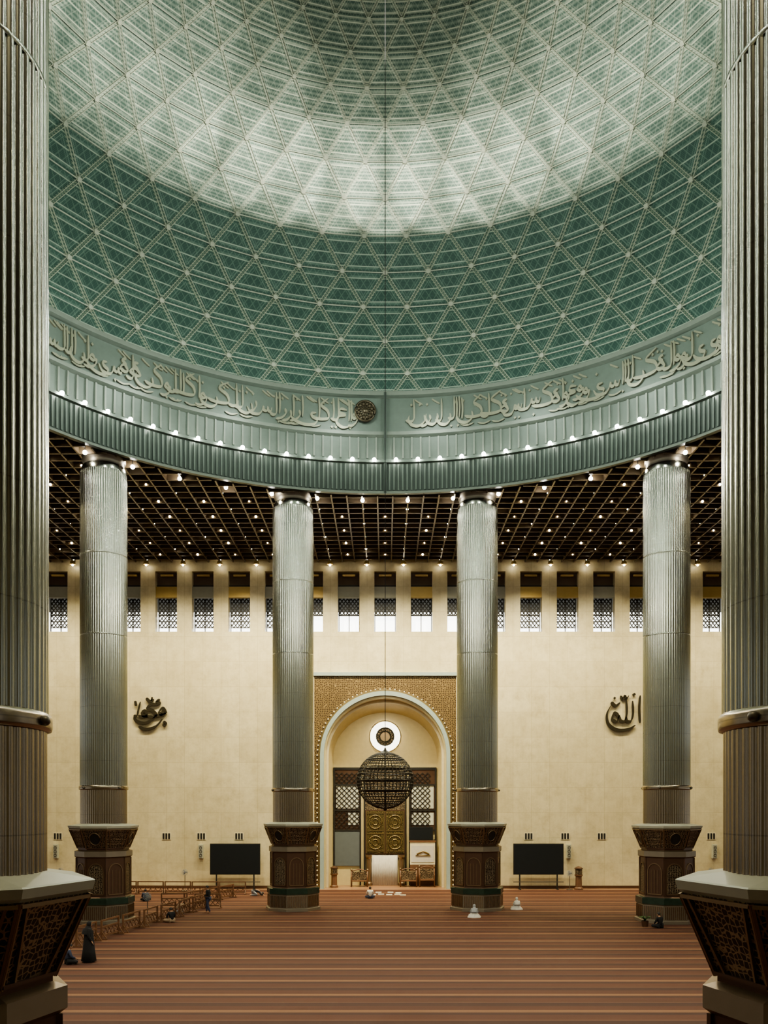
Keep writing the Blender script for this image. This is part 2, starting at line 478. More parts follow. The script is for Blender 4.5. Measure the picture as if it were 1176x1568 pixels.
# calligraphy pen
def catmull(pts,n=7):
    out=[]
    P_=[pts[0]]+list(pts)+[pts[-1]]
    for i in range(1,len(P_)-2):
        p0,p1,p2,p3=P_[i-1],P_[i],P_[i+1],P_[i+2]
        for j in range(n):
            t=j/n
            out.append(tuple(.5*((2*p1[a])+(-p0[a]+p2[a])*t+(2*p0[a]-5*p1[a]+4*p2[a]-p3[a])*t*t+(-p0[a]+3*p1[a]-3*p2[a]+p3[a])*t**3) for a in (0,1)))
    out.append(tuple(pts[-1])); return out
def pen(b,pts,w,mp,k,nib=math.radians(62),depth=.1,n=7):
    s=catmull(pts,n); N_=len(s); base=len(b.v)
    for i,(x,y) in enumerate(s):
        xa,ya=s[max(i-1,0)]; xb,yb=s[min(i+1,N_-1)]
        dx,dy=xb-xa,yb-ya; L=math.hypot(dx,dy) or 1; px,py=-dy/L,dx/L
        nx,ny=math.cos(nib),math.sin(nib)
        d=px*nx+py*ny
        ww=w*(.28+.72*abs(d)); e=min(i,N_-1-i)/(N_*.12+1e-6); ww*=min(1,.35+.65*e)
        ox,oy=px*ww/2,py*ww/2
        for dd in (0,depth):
            b.v.append(tuple(mp(x+ox,y+oy,dd))); b.v.append(tuple(mp(x-ox,y-oy,dd)))
    for i in range(N_-1):
        a=base+4*i; c=a+4
        b.face([a+2,a+3,c+3,c+2],k); b.face([a,a+2,c+2,c],k); b.face([a+3,a+1,c+1,c+3],k)
    b.face([base,base+1,base+3,base+2],k); e=base+4*(N_-1); b.face([e,e+2,e+3,e+1],k)
def dot(b,x,y,r,mp,k,depth=.1):
    q=[(x,y+r),(x+r,y),(x,y-r),(x-r,y)]
    a=b.add([mp(u,v,0) for u,v in q]+[mp(u,v,depth) for u,v in q])
    b.face([a+4,a+5,a+6,a+7],k)
    for i in range(4): j=(i+1)%4; b.face([a+i,a+j,a+4+j,a+4+i],k)
G={
 'alif':([[(0,0),(.03,.5),(0,1.1)]],.2),
 'lam':([[(0,1.15),(.02,.5),(0,.1),(-.15,-.02),(-.35,.05)]],.38),
 'nun':([[(0,.3),(.03,0),(-.2,-.25),(-.5,-.2),(-.65,.05),(-.62,.3)]],.7),
 'ra':([[(0,.3),(.03,.05),(-.15,-.2),(-.4,-.3)]],.4),
 'waw':([[(0,.12),(-.12,.3),(-.22,.18),(-.1,.08),(.02,.15),(-.02,-.1),(-.25,-.3),(-.45,-.28)]],.45),
 'sin':([[(0,.25),(-.04,.05),(-.14,.05),(-.17,.22),(-.21,.05),(-.32,.05),(-.35,.22),(-.4,.0),(-.55,-.2),(-.85,-.18),(-1.0,.1)]],1.05),
 'kaf':([[(-.1,1.1),(-.5,.75),(-.15,.45),(-.1,.1),(-.4,0),(-.8,.02),(-1.0,.1)]],1.0),
 'ha':([[(.0,.05),(-.2,.3),(-.42,.1),(-.2,-.02),(0,.05)],[(-.1,.3),(-.3,.5),(-.1,.6)]],.5),
 'ya':([[(0,.3),(-.2,.25),(-.15,.08),(.05,-.05),(-.1,-.3),(-.5,-.35),(-.9,-.2),(-1.1,.05)]],.95),
 'ain':([[(0,.55),(-.25,.6),(-.3,.4),(-.05,.3),(-.35,.2),(-.45,-.1),(-.2,-.35),(.1,-.3)]],.6),
}
b=MB()
def ringmap(x,y,d):
    t=-x/21.2+pi/2; r=21.25-d; return (r*math.cos(t),r*math.sin(t),30.55+y*1.2)
keys=list(G.keys()); x=0; tot=2*pi*21.2
while x>-tot+1.6:
    k=random.choice(['alif','lam','alif','lam']+keys)
    ss,w=G[k]; oy=random.choice([0,0,.05,.2]) if k not in('alif','lam') else random.uniform(-.05,.05); sx=random.uniform(1.1,1.6)
    if not (abs(((x-.4+tot/2)%tot)-tot/2+1.2)<.9):
        for s in ss: pen(b,[(x+px*sx,py+oy) for px,py in s],.17,ringmap,'callig',depth=.13,n=5)
        if random.random()<.6:
            dot(b,x-w*.4,random.choice([-.35,.85]),.08,ringmap,'callig')
            if random.random()<.5: dot(b,x-w*.4-.25,random.choice([-.35,.9]),.07,ringmap,'callig')
        if random.random()<.5: pen(b,[(x-.1,.85),(x-.4,1.0),(x-.6,1.12)],.08,ringmap,'callig',n=3)
        if random.random()<.35: pen(b,[(x+.1,-.3),(x-.3,-.4),(x-.7,-.32)],.09,ringmap,'callig',n=3)
    x-=w*sx*.62
b.obj('cornice_calligraphy')
t=math.atan2(-1.25,21.1)
ros=MB()
ros.tube([(.62*math.cos(a*pi/12),0,.62*math.sin(a*pi/12)) for a in range(24)],.07,'bronze_dk',6,True)
for a in range(12):
    ca_,sa_=math.cos(a*pi/6),math.sin(a*pi/6)
    ros.bar((.12*ca_,-.03,.12*sa_),(.6*ca_,0,.6*sa_),.09,.08,(0,1,0),'bronze_dk')
    c2,s2=math.cos(a*pi/6+.26),math.sin(a*pi/6+.26); ros.sph((.42*c2,-.02,.42*s2),.12,'bronze_dk',8,5)
ros.sph((0,-.04,0),(.2,.1,.2),'bronze_dk',10,6)
ros.rev([(.0,0),(.6,0)],24,'teal_dk')
for i in range(len(ros.v)-48,len(ros.v)):
    v=ros.v[i]; ros.v[i]=(v[0],.04,v[1])
ros.obj('cornice_rosette',(21.0*math.sin(t),21.0*math.cos(t),31.15),-t)

def wallmap(cx,cz,s):
    return lambda x,y,d:(cx+x*s,YW-.08-d,cz+y*s)
b=MB(); mp=wallmap(18.98,13.9,1.42)
for s in [[(.88,1.0),(.82,.3),(.86,-.55)],
          [(.45,.7),(.47,0),(.36,-.42),(.14,-.45),(.1,-.2)],
          [(.1,.75),(.12,0),(0,-.42),(-.22,-.42),(-.3,-.1)],
          [(-.3,-.1),(-.42,-.45),(-.68,-.35),(-.6,.0),(-.4,-.08),(-.38,-.3)],
          [(-.75,.45),(-.98,-.05),(-.9,-.6),(-.45,-.92),(.2,-.9),(.6,-.66)],
          [(-.75,.62),(-.5,.42),(-.25,.6)],
          [(-.22,.98),(-.12,.8),(0,.95),(.1,.8),(.24,1.0)],[(.45,1.0),(.6,1.1)]]:
    pen(b,s,.2,mp,'bronze_dk')
dot(b,-.55,.85,.08,mp,'bronze_dk')
b.obj('wall_calligraphy')
b=MB(); mp=wallmap(-18.6,13.87,1.35)
for s in [[(.95,.05),(.72,.32),(.5,.1),(.7,-.08),(.88,.05),(.5,-.12),(.25,-.1)],
          [(.45,.5),(.1,.55),(-.2,.35),(.15,.15),(.35,-.1),(.1,-.2),(-.2,-.12)],
          [(-.2,-.12),(-.3,.15),(-.5,.1),(-.42,-.12),(-.2,-.15),(-.5,-.2),(-.72,-.1)],
          [(-.6,.7),(-.72,.2),(-.8,-.1),(-1.0,-.15)],
          [(.35,-.05),(.1,-.35),(-.35,-.55),(-.8,-.45),(-.98,-.2)],
          [(.7,-.3),(.3,-.75),(-.3,-.92),(-.7,-.75)],
          [(.1,.98),(.05,.75)],[(-.25,.92),(-.05,.72),(.2,.85)],[(.55,.85),(.35,.7),(.6,.6)],
          [(-.9,.75),(-.85,.45)],[(.75,-.45),(.9,-.62),(.7,-.7)]]:
    pen(b,s,.2,mp,'bronze_dk')
b.obj('wall_calligraphy')

# ------------------------------------------------------------------ columns
def column_mesh():
    b=MB(); nr=60; n=nr*6
    rf=lambda j: (1.0,.999,.990,.978,.990,.999)[j%6]
    b.rev([(1.29,7.62),(1.29,12),(1.29,18),(1.29,24.6),(1.27,25.2)],n,'steel',rf=rf,sm=True)
    b.rev([(1.27,25.2),(1.2,25.5),(1.12,25.6),(1.12,25.85),(1.2,25.9),(1.2,26.75)],48,['steel','steel','steel_dk','steel_dk','steel_dk'],sm=True)
    b.rev([(1.27,5.5),(1.27,7.4)],n,'steel_low',rf=rf,sm=True)
    b.rev([(1.27,7.38),(1.33,7.40),(1.34,7.44),(1.34,7.56),(1.33,7.60),(1.28,7.64)],48,'steel_low',sm=True)
    for a in range(4):
        t=a*pi/2+.2; b.sph((1.37*math.cos(t),1.37*math.sin(t),7.5),.07,'steel_dk',8,6)
    for z in (16.0,20.5): b.rev([(1.285,z),(1.295,z+.02),(1.295,z+.06),(1.285,z+.08)],48,'steel',sm=True)
    r8=pi/8
    b.rev([(1.76,0),(1.76,.16),(1.64,.2),(1.64,1.0),(1.70,1.05),(1.70,1.38),(1.56,1.42),(1.46,1.5),(1.46,3.6),(1.57,3.68),(1.57,3.98),(1.38,4.04),(1.38,4.12),(1.84,5.22),(1.90,5.27),(1.93,5.39),(1.90,5.41),(1.3,5.51),(1.2,5.51)],8,
          ['plinth','plinth','plinth','plinth','green','green','brown','brown','brass','plinth','brass','brown','latt','slab','slab','slab','slab','slab'],rot=r8)
    for a in range(8):
        t=a*pi/4; st=len(b.v)
        ap=1.46*math.cos(pi/8)
        def arch(hw,z0,zs,za,m=10):
            pts=[(-hw,z0),(-hw,zs)]
            for i in range(1,m):
                q=pi*i/m; pts.append((-hw*math.cos(q),zs+(za-zs)*math.sin(q)**.85))
            pts+=[(hw,zs),(hw,z0)]; return pts
        P1=arch(.42,1.62,2.75,3.3)
        y=ap+.02
        for i in range(len(P1)-1): b.bar((P1[i][0],y,P1[i][1]),(P1[i+1][0],y,P1[i+1][1]),.05,.05,(0,1,0),'brass')
        P2=arch(.38,1.65,2.75,3.24); base=b.add([(x_,ap+.012,z_) for x_,z_ in P2]); b.face(list(range(base,base+len(P2))),'latt' if a%2 else 'brown')
        if a%2==0:
            for xx in (-.19,0,.19): b.box(xx-.015,xx+.015,ap+.01,ap+.04,1.65,2.95,'brass')
        b.bar((-.42,y,1.6),(.42,y,1.6),.06,.06,(0,1,0),'brass')
        r0,z0,r1,z1=1.38,4.12,1.84,5.22
        k=math.cos(pi/8)
        def fp(u,v,off=.03):
            rr=(r0+(r1-r0)*v)*k; nx=(z1-z0);nz=-(r1-r0)*k; L=math.hypot(nx,nz)
            return (u,rr+off*nx/L,z0+(z1-z0)*v+off*nz/L)
        if a%2:
            pts=[fp(.30*math.cos(q*pi/10),.5+.30*math.sin(q*pi/10)) for q in range(20)]
            b.tube(pts,.03,'brass',6,True)
            base=b.add([fp(.28*math.cos(q*pi/10),.5+.28*math.sin(q*pi/10),.02) for q in range(20)])
            b.face(list(range(base,base+20)),'dark')
        hw0=1.38*math.sin(pi/8);hw1=1.84*math.sin(pi/8)
        b.bar(fp(hw0,0,.02),fp(hw1,1,.02),.06,.05,(0,1,0),'brass'); b.bar(fp(-hw0,0,.02),fp(-hw1,1,.02),.06,.05,(0,1,0),'brass')
        b.bar(fp(hw0*.55,0.02,.02),fp(hw1*.8,.97,.02),.04,.04,(0,1,0),'brass'); b.bar(fp(-hw0*.55,.02,.02),fp(-hw1*.8,.97,.02),.04,.04,(0,1,0),'brass')
        b.bar(fp(-hw1*.98,.97),fp(hw1*.98,.97),.05,.05,(0,1,0),'brass')
        b.bar(fp(-hw0,.04),fp(hw0,.04),.05,.05,(0,1,0),'brown')
        hwc=1.46*math.sin(pi/8)
        b.bar((hwc,ap,1.5),(hwc,ap,3.6),.08,.08,(0,1,0),'brown')
        for i in range(-5,6): b.bar((i*.11,1.64*math.cos(pi/8)+.015,.25),(i*.11,1.64*math.cos(pi/8)+.015,.95),.05,.05,(0,1,0),'steel_low')
        b.xform(st,Matrix.Rotation(t,4,'Z'))
    return b.mesh('column')
cm=column_mesh()
for a in range(12):
    t=pi/12+a*pi/6
    mkobj('column',cm,(RC*math.sin(t),RC*math.cos(t),0),-t)

# ------------------------------------------------------------------ mihrab
mih=empty('mihrab',(0,YW,0))
def archpts(hw,zs,za,m=28,pw=1.0):
    return [(-hw*math.cos(pi*i/m),zs+(za-zs)*math.sin(pi*i/m)**pw) for i in range(m+1)]
ZS=10.6
b=MB()
A=archpts(5.1,ZS,15.6)
def rectp(x,z,hw=5.65,zt=16.85,zs=ZS):
    dx,dz=x,z-zs
    s1=hw/abs(dx) if abs(dx)>1e-6 else 1e9; s2=(zt-zs)/dz if dz>1e-6 else 1e9
    s_=min(s1,s2); return (dx*s_,zs+dz*s_)
yF=-.22
prev=None
for i,(x,z) in enumerate(A):
    R_=rectp(x,z)
    cur=(x,z,R_[0],R_[1])
    if prev:
        q=[(prev[0],yF,prev[1]),(cur[0],yF,cur[1]),(cur[2],yF,cur[3])]
        if (abs(abs(prev[2])-5.65)<1e-4)!=(abs(abs(cur[2])-5.65)<1e-4):
            cx=5.65*(1 if cur[2]+prev[2]>0 else -1); q.append((cx,yF,16.85))
        q.append((prev[2],yF,prev[3]))
        a=b.add(q); b.face(list(range(a,a+len(q))),'spandrel')
    prev=cur
b.box(-5.65,-5.1,yF,.3,0,ZS,'spandrel'); b.box(5.1,5.65,yF,.3,0,ZS,'spandrel')
b.obj('spandrel_panel',parent=mih)
b=MB()
b.box(-5.85,5.85,-.4,.1,16.85,17.12,'trimblue')
b.box(-5.72,-5.62,-.3,.1,0,16.85,'creamtrim'); b.box(5.62,5.72,-.3,.1,0,16.85,'creamtrim')
def sweep(hw0,hw1,za0,za1,y0,y1,k,m=36):
    a0=[(-hw0,0)]+archpts(hw0,ZS,za0,m)+[(hw0,0)]; a1=[(-hw1,0)]+archpts(hw1,ZS,za1,m)+[(hw1,0)]
    for i in range(len(a0)-1):
        p,q,r,s=a0[i],a0[i+1],a1[i+1],a1[i]
        base=b.add([(p[0],y0,p[1]),(q[0],y0,q[1]),(r[0],y0,r[1]),(s[0],y0,s[1]),(p[0],y1,p[1]),(q[0],y1,q[1]),(r[0],y1,r[1]),(s[0],y1,s[1])])
        for f in ((0,1,2,3),(4,7,6,5),(0,4,5,1),(3,2,6,7)): b.face([base+w for w in f],k)
sweep(5.15,4.85,15.65,15.3,-.34,.1,'trimblue')
sweep(5.28,5.15,15.78,15.65,-.3,.1,'gold')
sweep(4.87,4.72,15.32,15.1,-.1,.9,'goldwall')
sweep(4.75,4.55,15.1,14.85,.8,1.0,'creamtrim')
for sx in (-1,1):
    z=.3
    while z<ZS: b.sph((sx*5.38,-.25,z),.07,'creamtrim',6,4); z+=.38
for i in range(1,44):
    q=pi*i/44; b.sph((-5.36*math.cos(q),-.26,ZS+5.2*math.sin(q)),.07,'creamtrim',6,4)
b.obj('arch_trims',parent=mih)
b=MB(); D=3.0
a0=[(-4.72,0)]+archpts(4.72,ZS,15.1,36)+[(4.72,0)]; a1=[(-4.3,0)]+archpts(4.3,ZS,14.3,36)+[(4.3,0)]
for i in range(len(a0)-1):
    p,q,r,s=a0[i],a0[i+1],a1[i+1],a1[i]
    base=b.add([(p[0],.9,p[1]),(q[0],.9,q[1]),(r[0],D,r[1]),(s[0],D,s[1])]); b.face([base,base+1,base+2,base+3],'goldwall',True)
base=b.add([(p[0],D,p[1]) for p in a1]); b.face(list(range(base,base+len(a1))),'goldwall')
b.box(-6,6,D+.02,D+.3,0,16.5,'goldwall')
b.box(-6,-5.1,.3,D,0,17,'goldwall'); b.box(5.1,6,.3,D,0,17,'goldwall'); b.box(-6,6,.7,D+.3,16.2,17,'goldwall')
b.obj('niche_shell',parent=mih)
b=MB(); y=D-.12
b.box(-4.28,4.24,y,D,9.55,9.75,'dark')
for x in (-4.22,-2.05,-1.7,1.7,2.02,4.18): b.box(x-.06,x+.06,y-.05,D,0,9.7,'dark')
b.box(-1.7,1.7,y+.02,D,6.2,9.6,'latt')
for sx in (-1,1):
    xa,xb=(-4.16,-2.1) if sx<0 else (2.1,4.12)
    b.box(xa,xb,y+.07,D,4.6,9.6,'brown')
    b.box(xa+.1,xb-.1,y+.03,D,6.35,8.25,'screenlat')
    b.box((xa+.1) if sx>0 else xa+1.1,xb-.1,y+.03,D,5.0,6.0,'screenlat')
    w=xb-xa; st=.42
    nx=int(w/st)
    for i in range(nx+1):
        for j in range(11):
            cx=xa+.1+i*st+.05; cz=4.85+j*st+.05
            if cx+.21>xb or cz+.21>9.55: continue
            for dx,dz in ((.21,.21),(-.21,.21),(.21,-.21),(-.21,-.21)):
                b.bar((cx+dx,y-.0,cz),(cx,y-.0,cz+dz),.05,.04,(0,1,0),'dark')
    for z in (4.55,6.2,8.3): b.box(xa,xb,y-.04,D,z-.06,z+.06,'dark')
b.box(-4.16,-2.1,y,D,1.6,4.45,'bluepanel')
b.obj('screen_panelling',parent=mih)
b=MB()
b.box(-1.66,1.66,y-.1,D,2.55,6.25,'brown')
for sx in (-1,1):
    xa,xb=(.04,1.58) if sx>0 else (-1.58,-.04)
    b.box(xa,xb,y-.16,y-.1,2.65,6.15,'golddoor'); xc=(xa+xb)/2
    for z in (3.55,5.25):
        b.box(xa+.08,xb-.08,y-.2,y-.15,z-.75,z-.68,'gold'); b.box(xa+.08,xb-.08,y-.2,y-.15,z+.68,z+.75,'gold')
        b.tube([(xc+.55*math.cos(a*pi/10),y-.19,z+.55*math.sin(a*pi/10)) for a in range(20)],.035,'gold',6,True)
        b.tube([(xc+.25*math.cos(a*pi/8),y-.19,z+.25*math.sin(a*pi/8)) for a in range(16)],.03,'gold',6,True)
    b.box(xa,xa+.07,y-.2,y-.15,2.65,6.15,'gold'); b.box(xb-.07,xb,y-.2,y-.15,2.65,6.15,'gold')
b.obj('gold_doors',parent=mih)
b=MB()
for sx in (-1,1):
    b.rev([(.3,0),(.3,.2),(.2,.3),(.18,2.2),(.28,2.35),(.28,2.55)],16,'brass',sm=False,c=(sx*1.35,y-.25))
for i in range(22):
    x=-1.08+i*.098; b.tube([(x,y-.1+.03*(i%2),0.02),(x,y-.1+.03*(i%2),2.5)],.06,'white',6)
b.obj('curtain_niche',parent=mih)
b=MB(); cz=12.3; zy=D-.15
n_=40; ri,ro=.72,1.3
base=len(b.v)
for a in range(n_):
    t=2*pi*a/n_
    for r_ in (ri,ro): b.v.append((r_*math.cos(t),zy,cz+r_*math.sin(t)))
for a in range(n_):
    a2=(a+1)%n_; b.face([base+2*a,base+2*a2,base+2*a2+1,base+2*a+1],'ringglow')
b.tube([(ri*math.cos(a*pi/16),zy-.02,cz+ri*math.sin(a*pi/16)) for a in range(32)],.06,'bronze_dk',6,True)
b.tube([(ro*math.cos(a*pi/16),zy-.02,cz+ro*math.sin(a*pi/16)) for a in range(32)],.05,'gold',6,True)
for a in range(16):
    t=a*pi/8; t2=t+pi*.6
    b.bar((ri*math.cos(t),zy-.03,cz+ri*math.sin(t)),(ri*math.cos(t2),zy-.03,cz+ri*math.sin(t2)),.05,.04,(0,1,0),'bronze_dk')
base=b.add([(ri*math.cos(a*pi/16),zy+.04,cz+ri*math.sin(a*pi/16)) for a in range(32)]); b.face(list(range(base,base+32)),'brass')
b.obj('lit_medallion',parent=mih)

def screen(name,x0,x1,z0,z1,yy,legs=True,k='led'):
    b=MB(); b.box(x0,x1,yy,yy+.12,z0,z1,'dark'); b.box(x0+.06,x1-.06,yy-.01,yy,z0+.06,z1-.06,k)
    if legs:
        for x in (x0+.5,x1-.5):
            b.box(x-.05,x+.05,yy+.02,yy+.1,0,z0,'dark'); b.box(x-.06,x+.06,yy-.35,yy+.4,0,.05,'dark')
        b.box(x0,x1,yy,yy+.1,.55,.62,'steel_dk')
    return b.obj(name)
screen('television',1.95,3.95,3.75,4.85,YW+D-.6,False)
b=MB(); yy=YW+D-.75
b.box(2.05,4.1,yy,yy+.6,1.75,3.6,'creamtrim'); b.box(2.15,4.0,yy-.03,yy,1.95,3.3,'white'); b.box(2.0,4.15,yy-.05,yy+.62,3.6,3.72,'wood')
b.tube([(2.6,yy-.05,2.6),(3.1,yy-.05,2.85),(3.6,yy-.05,2.6)],.07,'gold',6); b.tube([(2.5,yy-.05,2.5),(3.7,yy-.05,2.5)],.05,'gold',6)
b.box(2.05,4.1,yy,yy+.6,0,1.75,'wood')
b.obj('display_cabinet')
def carved_bench(name,x,y,w,h):
    b=MB()
    for sx in (-1,1):
        b.tube([(sx*w/2,-.3,0),(sx*w/2,-.3,h*.55),(sx*w/2*.95,-.3,h*.6)],.05,'wood',8); b.tube([(sx*w/2,.3,0),(sx*w/2,.3,h*.9)],.06,'wood',8)
        b.bar((sx*w/2,-.3,h*.6),(sx*w/2,.3,h*.6),.08,.06,(0,0,1),'wood'); b.sph((sx*w/2,.3,h*.95),.1,'brass',8,6)
    b.box(-w/2,w/2,-.32,.32,h*.3,h*.36,'wood'); b.box(-w/2,w/2,.26,.32,h*.36,h*.85,'latt')
    pts=[(-w/2+w*i/12,.29,h*.85+.18*math.sin(pi*i/12)) for i in range(13)]; b.tube(pts,.05,'wood',6)
    b.obj(name,(x,y,0))
carved_bench('carved_bench',1.9,YW+1.6,1.3,1.5); carved_bench('carved_bench',3.4,YW+1.6,1.2,1.7)
carved_bench('carved_bench',-2.1,YW+1.7,1.3,1.4)
def pedestal(name,x,y,h=1.8):
    b=MB(); b.rev([(.34,0),(.34,.12),(.26,.2),(.24,h*.55),(.32,h*.6),(.32,h*.64)],8,'wood',rot=pi/8)
    b.rev([(.28,h*.64),(.28,h*.88)],8,'latt',rot=pi/8); b.rev([(.34,h*.88),(.34,h*.91),(.15,h*.97),(.02,h)],8,'brown',rot=pi/8,cap=True)
    b.rev([(.02,.0),(.34,0)],8,'wood',rot=pi/8)
    b.obj(name,(x,y,0))
pedestal('lantern_pedestal',-4.1,YW+.9,1.75)
pedestal('lantern_pedestal',15.15,YW-1.0,1.85)
b=MB()
for i,(x,y) in enumerate([(-.9,30.6),(-.3,30.9),(.3,30.5),(.9,30.9),(1.3,30.3),(-.5,32.2),(.4,32.4),(1.0,32.0)]):
    b.box(x-.22,x+.22,y-.3,y+.3,0.0,.03+.01*(i%3),'white'); b.box(x-.2,x+.2,y-.02,y+.02,.03,.07,'creamtrim')
b.obj('floor_books_papers')  # rows of white books and papers lying on the carpet

screen('led_screen',-13.74,-9.8,1.16,3.6,YW-.9); screen('led_screen',10.06,14.0,1.16,3.6,YW-.9)
for x in (-26,-17.37,-14.6,-11.6,11.4,14.3,17.2,25.9):
    b=MB(); b.box(-.36,.36,-.03,0,-.27,.27,'creamtrim')
    for i in (-1,0,1): b.box(-.3+.22*(i+1)-.0,-.3+.22*(i+1)+.15,-.05,-.02,-.23,.23,'dark')
    b.obj('air_vent',(x,YW-.001,4.15))
for x in (-14.6,14.55,-26.1,26.1):
    b=MB(); b.box(-.17,.17,-.28,0,-.55,.55,'slab'); b.box(-.14,.14,-.3,-.28,-.5,.5,'greybeam')
    for z in (-.3,0,.3): b.tube([(.1*math.cos(a*pi/6),-.31,z+.1*math.sin(a*pi/6)) for a in range(12)],.015,'dark',5,True)
    b.obj('wall_speaker',(x,YW,2.95))
def fan(x,y,h=1.5):
    b=MB(); b.rev([(.01,0),(.24,0),(.24,.04),(.04,.07),(.025,.1),(.025,h-.2)],14,'steel_dk')
    for r_ in (.1,.17,.24): b.tube([(r_*math.cos(a*pi/8),-.08,h+r_*math.sin(a*pi/8)) for a in range(16)],.01,'grey',5,True)
    for a in range(16): b.bar((0,-.1,h),(.24*math.cos(a*pi/8),-.07,h+.24*math.sin(a*pi/8)),.01,.01,(0,1,0),'grey')
    for a in range(3):
        t=a*2.094; b.bar((.03*math.cos(t),-.03,h+.03*math.sin(t)),(.2*math.cos(t),-.04,h+.2*math.sin(t)),.12,.01,(.3,1,0),'slab')
    b.tube([(0,.12,h),(0,-.03,h)],.07,'steel_dk',8); b.obj('pedestal_fan',(x,y,0))
fan(-15.4,YW-2.2,1.45); fan(-25.2,YW-1.5); fan(25.3,YW-1.5); fan(14.4,YW-1.2,1.3); fan(-13.9,17.6,1.2)

# chandelier
ch=empty('chandelier',(0,0,7.42))
b=MB(); R_=1.08
for i in range(44):
    t=2*pi*i/44
    pts=[(R_*math.cos(p)*math.cos(t),R_*math.cos(p)*math.sin(t),R_*math.sin(p)) for p in [(-pi/2+.12)+(pi-.24)*q/16 for q in range(17)]]
    b.tube(pts,.012,'bronze_dk',4)
for q in range(1,26):
    p=-pi/2+pi*q/26
    b.tube([(R_*math.cos(p)*math.cos(a*pi/24),R_*math.cos(p)*math.sin(a*pi/24),R_*math.sin(p)) for a in range(48)],.014 if q%5 else .026,'bronze_dk',4,True)
b.obj('globe_lattice',parent=ch)
b=MB()
for z,r_ in ((.45,.8),(0,.95),(-.4,.85)):
    b.tube([(r_*math.cos(a*pi/16),r_*math.sin(a*pi/16),z) for a in range(32)],.035,'bronze_dk',6,True)
    for a in range(8): b.tube([(0,0,z),(r_*math.cos(a*pi/4),r_*math.sin(a*pi/4),z)],.02,'bronze_dk',5)
    for a in range(16): b.sph((r_*math.cos(a*pi/8),r_*math.sin(a*pi/8),z+.09),.035,'greybeam',6,4)
b.tube([(0,0,-1.08),(0,0,1.1)],.04,'bronze_dk',8); b.sph((0,0,-1.1),.07,'bronze_dk',8,6)
b.rev([(.3,1.02),(.16,1.10),(.05,1.16),(.03,1.25)],16,'bronze_dk',sm=True)
b.tube([(0,0,1.1),(0,0,ZD+RD-7.42-.3)],.014,'black',6)
b.obj('frame_and_cable',parent=ch)

# wooden barriers
def barrier(x,y,rz,w=1.9,h=.95):
    b=MB()
    for sx in (-1,1):
        b.box(sx*w/2-.04,sx*w/2+.04,-.04,.04,0,h,'wood'); b.box(sx*w/2-.05,sx*w/2+.05,-.3,.3,0,.06,'wood')
        b.bar((sx*w/2,-.26,.05),(sx*w/2,0,.4),.05,.04,(1,0,0),'wood'); b.bar((sx*w/2,.26,.05),(sx*w/2,0,.4),.05,.04,(1,0,0),'wood')
    for z in (.16,h*.62,h-.04): b.box(-w/2,w/2,-.03,.03,z-.04,z+.04,'wood')
    m=5
    for i in range(m):
        xa=-w/2+w*i/m; xb=xa+w/m
        b.bar((xa,0,.18),(xb,0,h*.6),.04,.03,(0,1,0),'wood'); b.bar((xb,0,.18),(xa,0,h*.6),.04,.03,(0,1,0),'wood')
    b.obj('wooden_barrier',(x,y,0),rz)
for i in range(7):
    f=i/6; barrier(-14.0+2.4*f,7.5+ (21.0-7.5)*f,math.radians(82)+.08*math.sin(i*3))
for i in range(5): barrier(-19.5+i*2.05,31.5-.1*i,.04*math.sin(i*5))
for i in range(3): barrier(-12.6+i*.7,23.6+2.2*i,math.radians(70))
barrier(-11.3,22.1,0,1.6); barrier(-13.5,22.4,0.1,1.6)

b=MB(); b.rev([(.01,0),(.16,0),(.2,.3),(.17,.3)],12,'brown')
for i in range(26):
    a=random.uniform(0,2*pi); l=random.uniform(.2,.42)
    p0=Vector((0,0,.28)); p1=Vector((.5*l*math.cos(a),.5*l*math.sin(a),.28+l*.7)); p2=Vector((l*math.cos(a),l*math.sin(a),.3+l*.6))
    b.bar(p0,p1,.03,.01,(0,0,1),'leaf'); b.bar(p1,p2,.07,.01,(0,0,1),'leaf')
b.obj('potted_plant',(14.0,13.6,0))

